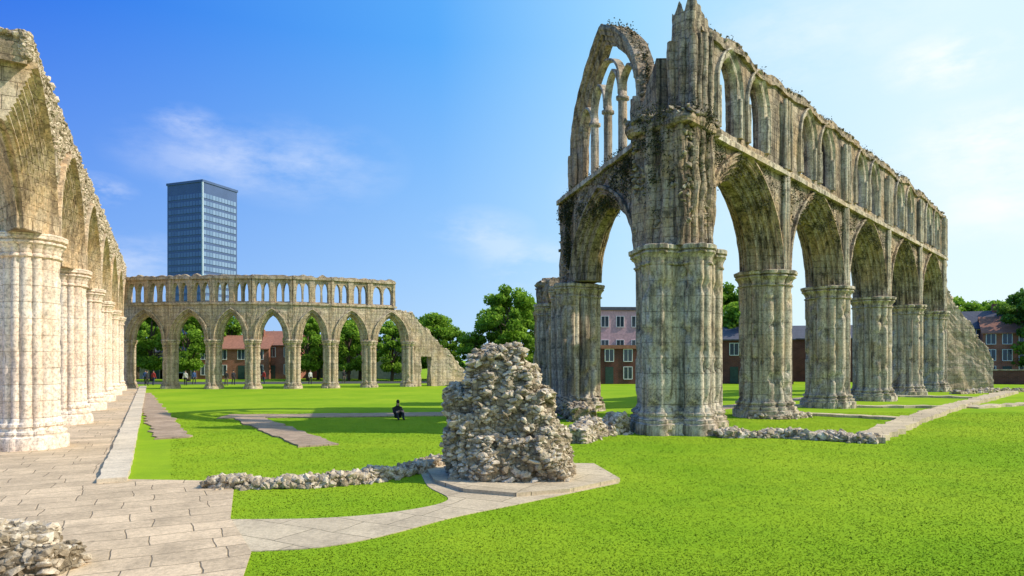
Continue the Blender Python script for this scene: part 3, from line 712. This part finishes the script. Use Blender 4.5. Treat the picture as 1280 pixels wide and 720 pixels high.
# ================================================================== TREES
def make_tree(H,Wd,seed,mat,nl=9000,leaf=.26):
    r=random.Random(seed); tr=MB()
    def limb(p,q,r0,r1,k=5):
        p=Vector(p);q=Vector(q);d=(q-p).normalized(); s=d.orthogonal().normalized(); t=d.cross(s); rings=[]
        for i in range(k+1):
            c=p.lerp(q,i/k)+s*math.sin(i/k*3)*r0*.4; rr=r0+(r1-r0)*i/k; rings.append([tuple(c+(s*math.cos(a*math.pi/4)+t*math.sin(a*math.pi/4))*rr) for a in range(8)])
        tr.loft(rings,True,True)
    limb((0,0,-.1),(0,0,H*.75),H*.028,H*.008,8)
    cl=[]
    for i in range(48):
        th=r.uniform(0,6.28); zz=r.uniform(.2,.97); rad=math.sin(min(1,max(.0,(zz-.1)/.92))*math.pi)**.6*r.uniform(.35,1)
        c=(math.cos(th)*rad*Wd*.42,math.sin(th)*rad*Wd*.42,H*zz*.95); cl.append((c,r.uniform(.08,.15)*Wd,r.uniform(0,1)))
        if i<12: limb((0,0,H*(.2+.4*i/12)),c,H*.010,H*.003,4)
    P=[];Tn=[]; per=nl//len(cl)
    for c,s,t in cl:
        d=rng.normal(size=(per,3)); d/=np.linalg.norm(d,axis=1)[:,None]; q=d*(rng.random(per)**.45)[:,None]*s*np.array([1,1,.75])
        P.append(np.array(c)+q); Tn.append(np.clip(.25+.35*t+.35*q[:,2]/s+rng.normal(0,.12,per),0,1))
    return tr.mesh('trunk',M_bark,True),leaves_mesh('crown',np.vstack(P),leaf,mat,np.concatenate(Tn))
tm=[make_tree(12,9,1,M_leaf),make_tree(12,10,2,M_leaf),make_tree(12,8,3,M_leafd),make_tree(12,9.5,4,M_leafd)]
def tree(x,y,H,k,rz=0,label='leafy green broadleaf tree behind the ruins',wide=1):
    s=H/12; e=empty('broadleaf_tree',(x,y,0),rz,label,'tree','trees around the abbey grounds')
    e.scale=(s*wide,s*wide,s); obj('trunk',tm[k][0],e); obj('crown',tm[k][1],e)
def at(px,Y): return (px-640)/853*Y
big='large bright green tree rising beyond the lawn'
for px,Y_,H,k,w in [(637,95,13.8,0,.9),(612,100,11,1,.9),(655,103,12.4,1,1),(592,98,7.2,0,1),(540,102,10.4,1,1),(562,106,8.5,0,1.1),(520,108,10.5,3,1),
    (190,98,11.5,0,1),(236,96,10.5,0,1),(252,108,10,2,1),(286,112,11,1,1),(385,98,9.5,0,1),(398,104,11,1,1),(436,98,9,1,1),(450,104,10,0,1),(490,98,9,0,1),(335,118,8.5,3,1),(172,106,11,1,1),
    (918,98,14.5,0,.9),(935,90,11.5,1,1),(903,104,11,2,1),(1200,118,14.5,0,1),(1222,122,14,0,1),(1245,120,14,1,1),(1276,96,12,3,1),(1292,92,13,2,1),(1185,112,11,3,1),(760,120,9,3,1),(1040,120,10,2,1),(1105,125,11,0,1),(1180,130,10,1,1),(700,112,11,3,1),(820,120,10,2,1)]:
    tree(at(px,Y_),Y_,H,k,random.uniform(0,6),big if px in(637,655,918) else 'leafy green broadleaf tree behind the ruins',w)
# ================================================================== BUILDINGS
def house(x,y,rz,w,d,h,rh,wm,rm,floors,bays,label,name='brick_house',flat=False):
    e=empty(name,(x,y,0),rz,label,'house')
    b=MB(); b.box(-w/2,w/2,-d/2,d/2,-.1,h)
    if not flat:
        k=len(b.v); b.v+=[(-w/2,-d/2,h),(-w/2,d/2,h),(-w/2,0,h+rh),(w/2,-d/2,h),(w/2,d/2,h),(w/2,0,h+rh)]; b.f+=[(k,k+1,k+2),(k+3,k+5,k+4)]
    obj('wall',b.mesh('wall',wm),e)
    r=MB()
    if flat: r.box(-w/2-.2,w/2+.2,-d/2-.2,d/2+.2,h+.002,h+.45)
    else:
        o=.35; t=.15
        for sg in (-1,1):
            k=len(r.v); r.v+=[(-w/2-.2,sg*(d/2+o),h-rh*o/(d/2)),(w/2+.2,sg*(d/2+o),h-rh*o/(d/2)),(w/2+.2,0,h+rh),(-w/2-.2,0,h+rh),(-w/2-.2,sg*(d/2+o),h-rh*o/(d/2)+t),(w/2+.2,sg*(d/2+o),h-rh*o/(d/2)+t),(w/2+.2,0,h+rh+t),(-w/2-.2,0,h+rh+t)]
            r.f+=[(k,k+1,k+2,k+3),(k+4,k+5,k+6,k+7),(k,k+1,k+5,k+4),(k+1,k+2,k+6,k+5),(k+3,k,k+4,k+7)]
    ro=obj('roof',r.mesh('roof',rm),e)
    if not flat:
        c=MB(); c.box(w*.28,w*.28+.8,-.4,.4,h+rh*.5,h+rh+1.1); obj('chimney',c.mesh('chimney',wm),ro)
    g=MB(); g.box(-.5,.5,-.03,.03,0,1.45); gm_=g.mesh('window',M_glass)
    f=MB(); f.box(-.58,-.5,-.07,.02,-.06,1.51); f.box(.5,.58,-.07,.02,-.06,1.51); f.box(-.5,.5,-.07,.02,1.45,1.52); f.box(-.5,.5,-.1,.02,-.08,0); f.box(-.03,.03,-.06,-.031,0,1.45); fm=f.mesh('frame',M_white)
    fh=h/floors
    for i in range(floors):
        for j in range(bays):
            xx=-w/2+w*(j+.5)/bays
            if i==0 and j==bays//2:
                q=MB(); q.box(xx-.5,xx+.5,-d/2-.06,-d/2+.02,.05,2.15); obj('door',q.mesh('door',M_door),e); continue
            ww=obj('window',gm_,e,(xx,-d/2-.02,fh*i+fh*.3)); obj('frame',fm,ww)
house(at(300,110),110,.1,11,8,4.8,2.0,M_brick,M_tile,2,4,'low red brick building seen through the far arcade')
house(at(345,112),112,-.1,10,8,5.4,2.2,M_brick,M_tile,2,4,'orange brick building with clay tile roof')
house(at(410,118),118,0,16,8,4.0,2.0,M_brick,M_tile,1,5,'low brick building with clay tile roof')
house(at(250,112),112,0,9,8,3.4,1.5,M_cream,M_roof,1,4,'cream rendered low shop building')
house(at(200,112),112,0,12,8,4.2,1.5,M_cream,M_roof,1,4,'cream rendered low shop building')
house(at(470,114),114,0,11,8,4.6,1.6,M_cream,M_roof,2,3,'pale rendered building beyond the arcade')
house(at(768,100),100,.05,6.5,8,10.0,1,M_pink,M_roof,3,3,'pink rendered flat-roofed building','rendered_house',True)
house(at(756,88),88,.05,7.,6,4.4,1,M_brickd,M_tile,2,3,'red brick annexe with flat roof beside pink building','brick_house',True)
house(at(915,90),90,-.25,14,8,5.6,1.6,M_brickd,M_roof,2,5,'dark red brick terrace with slate roof')
house(at(1010,98),98,-.25,16,8,6.0,1.8,M_brickd,M_roof,2,5,'dark brick building beyond the arcade')
house(at(1222,100),100,-.5,6,7,7.6,2.4,M_brick,M_roof,3,3,'red brick house with slate roof and chimney')
house(at(1254,96),96,-.5,5.5,7,6.8,2.2,M_brick,M_tile,3,3,'red brick house with clay tile roof')
e=empty('boundary_wall',(62,84,0),-.35,'low brick boundary wall with stone coping','wall')
b=MB(); b.box(-16,16,-.2,.2,-.1,1.7); obj('brick_wall',b.mesh('brick_wall',M_brickd),e); b=MB(); b.box(-16.1,16.1,-.28,.28,1.702,1.85); obj('coping',b.mesh('coping',M_back),e)
M_edge=flat_mat('pale_corner_trim',(.42,.50,.60),.5,.1,.2,.4)
def tower(x,y,rz,w,d,H,nf,label,mw,mg,mg2,name='office_tower',crown=4,edge=False):
    e=empty(name,(x,y,0),rz,label,'skyscraper'); b=MB(); b.box(-w/2,w/2,-d/2,d/2,0,H); obj('wall',b.mesh('wall',mw),e)
    fh=(H-crown)/nf
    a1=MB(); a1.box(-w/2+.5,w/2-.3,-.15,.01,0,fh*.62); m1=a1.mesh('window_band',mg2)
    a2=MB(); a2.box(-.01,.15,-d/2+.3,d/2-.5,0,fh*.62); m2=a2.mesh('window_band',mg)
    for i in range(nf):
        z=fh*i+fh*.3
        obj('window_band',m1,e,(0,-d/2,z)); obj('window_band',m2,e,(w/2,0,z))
    if edge:
        c=MB(); c.box(w/2-.25,w/2+.28,-d/2-.28,-d/2+.25,0,H-.01); obj('corner_trim',c.mesh('corner_trim',M_edge),e)
    c=MB(); c.box(-w/2-.3,w/2+.3,-d/2-.3,d/2+.3,H,H+.9); c.box(-w/4,w/4,-d/4,d/4,H+.9,H+1.8); obj('roof_parapet',c.mesh('roof_parapet',mw),e)
def facade_mat(name,c1,c2,cm,bw,rough=.25):
    m,nt,b=newmat(name,rough,.4); g=G(nt); tc=g.n('ShaderNodeTexCoord').outputs['Object']
    sep=g.n('ShaderNodeSeparateXYZ'); g.l(tc,sep.inputs[0]); xy=g.math('ADD',sep.outputs[0],sep.outputs[1]); cb=g.n('ShaderNodeCombineXYZ'); g.l(xy,cb.inputs[0]); cb.inputs[1].default_value=.5
    br=g.n('ShaderNodeTexBrick'); g.l(cb.outputs[0],br.inputs['Vector']); br.inputs['Scale'].default_value=1; br.inputs['Brick Width'].default_value=bw; br.inputs['Row Height'].default_value=30; br.inputs['Mortar Size'].default_value=.16
    br.inputs['Color1'].default_value=(*c1,1); br.inputs['Color2'].default_value=(*c2,1); br.inputs['Mortar'].default_value=(*cm,1); g.l(br.outputs['Color'],b.inputs['Base Color']); return m
M_tw=flat_mat('dark_blue_cladding',(.065,.105,.23),.45,.1,.2,.3)
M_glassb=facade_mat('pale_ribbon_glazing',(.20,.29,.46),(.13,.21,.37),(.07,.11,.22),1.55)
M_glass_shade=facade_mat('shaded_face_glazing',(.10,.165,.34),(.075,.13,.28),(.045,.08,.19),1.55)  # darker copy of the ribbon glazing, painting shade onto the tower's left face
M_tw2=flat_mat('pale_blue_cladding',(.30,.42,.52),.4,.1,.2,.5)
tower(at(236,262),274,math.radians(-21),18.,18.,71.5,24,'dark blue glass office tower with horizontal window bands',M_tw,M_glassb,M_glass_shade,edge=True)
tower(at(288,180),180,math.radians(-5),10,9,13,4,'pale blue glazed low office block behind the arcade',M_tw2,M_glassb,M_glassb,'office_block',1)
# ================================================================== PEOPLE
M_skin=flat_mat('skin',(.45,.27,.2),.6,.05); M_hair=flat_mat('dark_hair',(.02,.015,.012),.6); 
def cloth(c): return flat_mat('clothing_fabric',c,.9,.15,8)
def person(loc,rz,J,E,Rad,mat_top,mat_bot,label,headc,split):
    me=bpy.data.meshes.new('p'); me.from_pydata(J,E,[]); t=bpy.data.objects.new('tmpbody',me); COL.objects.link(t)
    md=t.modifiers.new('s','SKIN'); 
    for i,r in enumerate(Rad): me.skin_vertices[0].data[i].radius=(r,r)
    me.skin_vertices[0].data[0].use_root=True
    sb=t.modifiers.new('d','SUBSURF'); sb.levels=2; sb.render_levels=2
    dg=bpy.context.evaluated_depsgraph_get(); m2=bpy.data.meshes.new_from_object(t.evaluated_get(dg)); bpy.data.objects.remove(t)
    m2.name='person'; m2.materials.clear()
    for m in (mat_bot,mat_top,M_skin): m2.materials.append(m)
    for p in m2.polygons:
        p.use_smooth=True; p.material_index=split(p.center)
    o=obj('person',m2,None,loc,rz,label,'person')
    v,f=ico(3); H=MB(); c=np.array(headc)
    for q in v:
        q=np.array(q)
        if q[2]<-.35 and q[1]>-.2: q=q*.8
        H.v.append(tuple(c+np.array([0,.02,.025])+q*np.array([.088,.098,.115])*(1 if (q[2]>-.1 or q[1]>0) else .9)))
    H.f=[tuple(int(x) for x in a) for a in f]
    obj('hair',H.mesh('hair',M_hair,True),o); return o
SJ=[(0,0,.14),(0,.03,.36),(0,.0,.56),(0,-.03,.68),(0,-.06,.76),(0,-.09,.86),
 (.10,-.04,.15),(.15,-.42,.48),(.13,-.62,.08),(.13,-.80,.05),
 (-.10,-.04,.15),(-.15,-.42,.46),(-.13,-.60,.08),(-.13,-.78,.05),
 (.18,-.01,.56),(.24,-.16,.34),(.12,-.42,.42),(.04,-.5,.44),
 (-.18,-.01,.56),(-.24,-.16,.34),(-.12,-.42,.44),(-.04,-.5,.45)]
SE=[(0,1),(1,2),(2,3),(3,4),(4,5),(0,6),(6,7),(7,8),(8,9),(0,10),(10,11),(11,12),(12,13),(2,14),(14,15),(15,16),(16,17),(2,18),(18,19),(19,20),(20,21)]
SR=[.16,.17,.17,.07,.08,.09,.11,.08,.055,.04,.11,.08,.055,.04,.08,.055,.04,.03,.08,.055,.04,.03]
person((-5.8,34.6,.0),math.radians(25),SJ,SE,SR,cloth((.018,.018,.022)),cloth((.02,.022,.03)),'person in dark clothes sitting on the grass with knees raised',(0,-.09,.86),lambda c:2 if (c.z>.7 and c.z<.9 and c.y<-.1) or (c.y<-.47 and c.z>.38) else (1 if (c.z>.28 and c.y>-.3) else 0))
PJ=[(0,0,.92),(0,0,1.15),(0,0,1.40),(0,0,1.50),(0,-.01,1.58),(0,-.01,1.68),
 (.09,0,.88),(.11,-.08,.50),(.11,.02,.08),(.12,-.14,.04),(-.09,0,.88),(-.12,.06,.50),(-.12,.2,.1),(-.12,.08,.04),
 (.18,0,1.38),(.23,.04,1.10),(.24,-.06,.86),(.24,-.09,.76),(-.18,0,1.38),(-.23,-.02,1.10),(-.24,-.14,.88),(-.24,-.18,.79)]
PR=[.14,.13,.15,.055,.07,.085,.095,.065,.045,.035,.095,.065,.045,.035,.07,.048,.035,.028,.07,.048,.035,.028]
cl=[((.03,.03,.04),(.02,.02,.03),'dark jacket'),((.35,.04,.04),(.03,.04,.08),'red top'),((.5,.5,.48),(.03,.03,.04),'white shirt'),((.04,.08,.2),(.05,.05,.05),'blue coat'),((.02,.02,.02),(.12,.1,.08),'black coat')]
for i,(px,Y_) in enumerate([(184,79),(192,81),(232,80),(243,83),(283,79),(292,82),(330,84),(388,84),(182,84),(430,88)]):
    a,b_,t=cl[i%5]
    person((at(px,Y_),Y_,.0),random.uniform(0,6),PJ,SE,PR,cloth(a),cloth(b_),'pedestrian in '+t+' walking beyond the far arcade',(0,-.01,1.68),lambda c:2 if c.z>1.52 or (abs(c.x)>.2 and c.z<.85 and c.z>.7) else (1 if c.z>.95 or abs(c.x)>.19 else 0))
# ================================================================== LIGHT, SKY, CAMERA
sx,sy=.992,-.08; el=math.radians(40)
L=bpy.data.lights.new('sun','SUN'); L.energy=5.; L.angle=math.radians(.5); L.color=(1,.92,.80)
so=bpy.data.objects.new('sun',L); COL.objects.link(so)
d=Vector((sx*math.cos(el),sy*math.cos(el),math.sin(el))); so.rotation_euler=(-d).to_track_quat('-Z','Y').to_euler(); so.location=(30,-10,40)
w=bpy.data.worlds.new('World'); scene.world=w; w.use_nodes=True; nt=w.node_tree; g=G(nt); bg=nt.nodes['Background']
sky=g.n('ShaderNodeTexSky'); sky.sky_type='NISHITA'; sky.sun_disc=False; sky.sun_elevation=el; sky.sun_rotation=math.atan2(sx,sy)
dirv=g.n('ShaderNodeTexCoord').outputs['Generated']; sp=g.n('ShaderNodeSeparateXYZ'); g.l(dirv,sp.inputs[0])
xg=g.math('MULTIPLY_ADD',sp.outputs[0],.8,.5,True)
hi=g.ramp(xg,[(.05,(.008,.15,.80)),(.42,(.09,.40,.95)),(.62,(.34,.69,1.)),(.9,(.72,.92,1.))])
lo=g.ramp(xg,[(.05,(.26,.50,.90)),(.5,(.50,.73,.97)),(.75,(.70,.90,1.)),(1,(.80,.94,1.))])
zf=g.ramp(sp.outputs[2],[(.0,W3(0)),(.14,W3(.40)),(.42,W3(1))])
grad=g.mix(zf,lo,hi)
nis=g.mix(1,sky.outputs[0],(.12,.12,.12),'MULTIPLY')
col=g.mix(.88,nis,grad)
cn=g.noise(g.mapping(dirv,(1,1,2.6)),6.5,10,.65)
cn2=g.ramp(cn,[(.40,W3(0)),(.64,W3(1))])
tot=None
for px,py,rx,am in ((1190,78,.085,1.3),(1232,175,.12,1.2),(1262,250,.13,.9),(600,290,.09,.4),(665,330,.10,.45),(380,205,.15,.34),(250,195,.12,.32),(232,150,.05,.45),(122,237,.05,.75),(165,328,.10,.5),(860,235,.2,.3),(1020,40,.2,.35)):
    v=Vector(((px-640)/853,1,(450-py)/853)).normalized()
    dv=g.vmath('SUBTRACT',dirv,tuple(v)); dv=g.vmath('MULTIPLY',dv,(1,1,2.2)); ln=g.vmath('LENGTH',dv,(0,0,0),1)
    f=g.math('MULTIPLY',g.ramp(g.math('DIVIDE',ln,rx),[(.0,W3(1)),(1,W3(0))]),am)
    tot=f if tot is None else g.math('ADD',tot,f)
col=g.mix(g.math('MULTIPLY',tot,cn2,clamp=True),col,(.95,.97,1.))
g.l(col,bg.inputs['Color']); bg.inputs['Strength'].default_value=1.1
cam=bpy.data.cameras.new('camera'); cam.lens=24; cam.sensor_width=36; cam.shift_y=.0703; cam.clip_end=5000
co=bpy.data.objects.new('camera',cam); co.location=(0,0,3); co.rotation_euler=(math.pi/2,0,0); COL.objects.link(co); scene.camera=co
scene.view_settings.view_transform='Standard'; scene.view_settings.look='None'; scene.view_settings.exposure=0
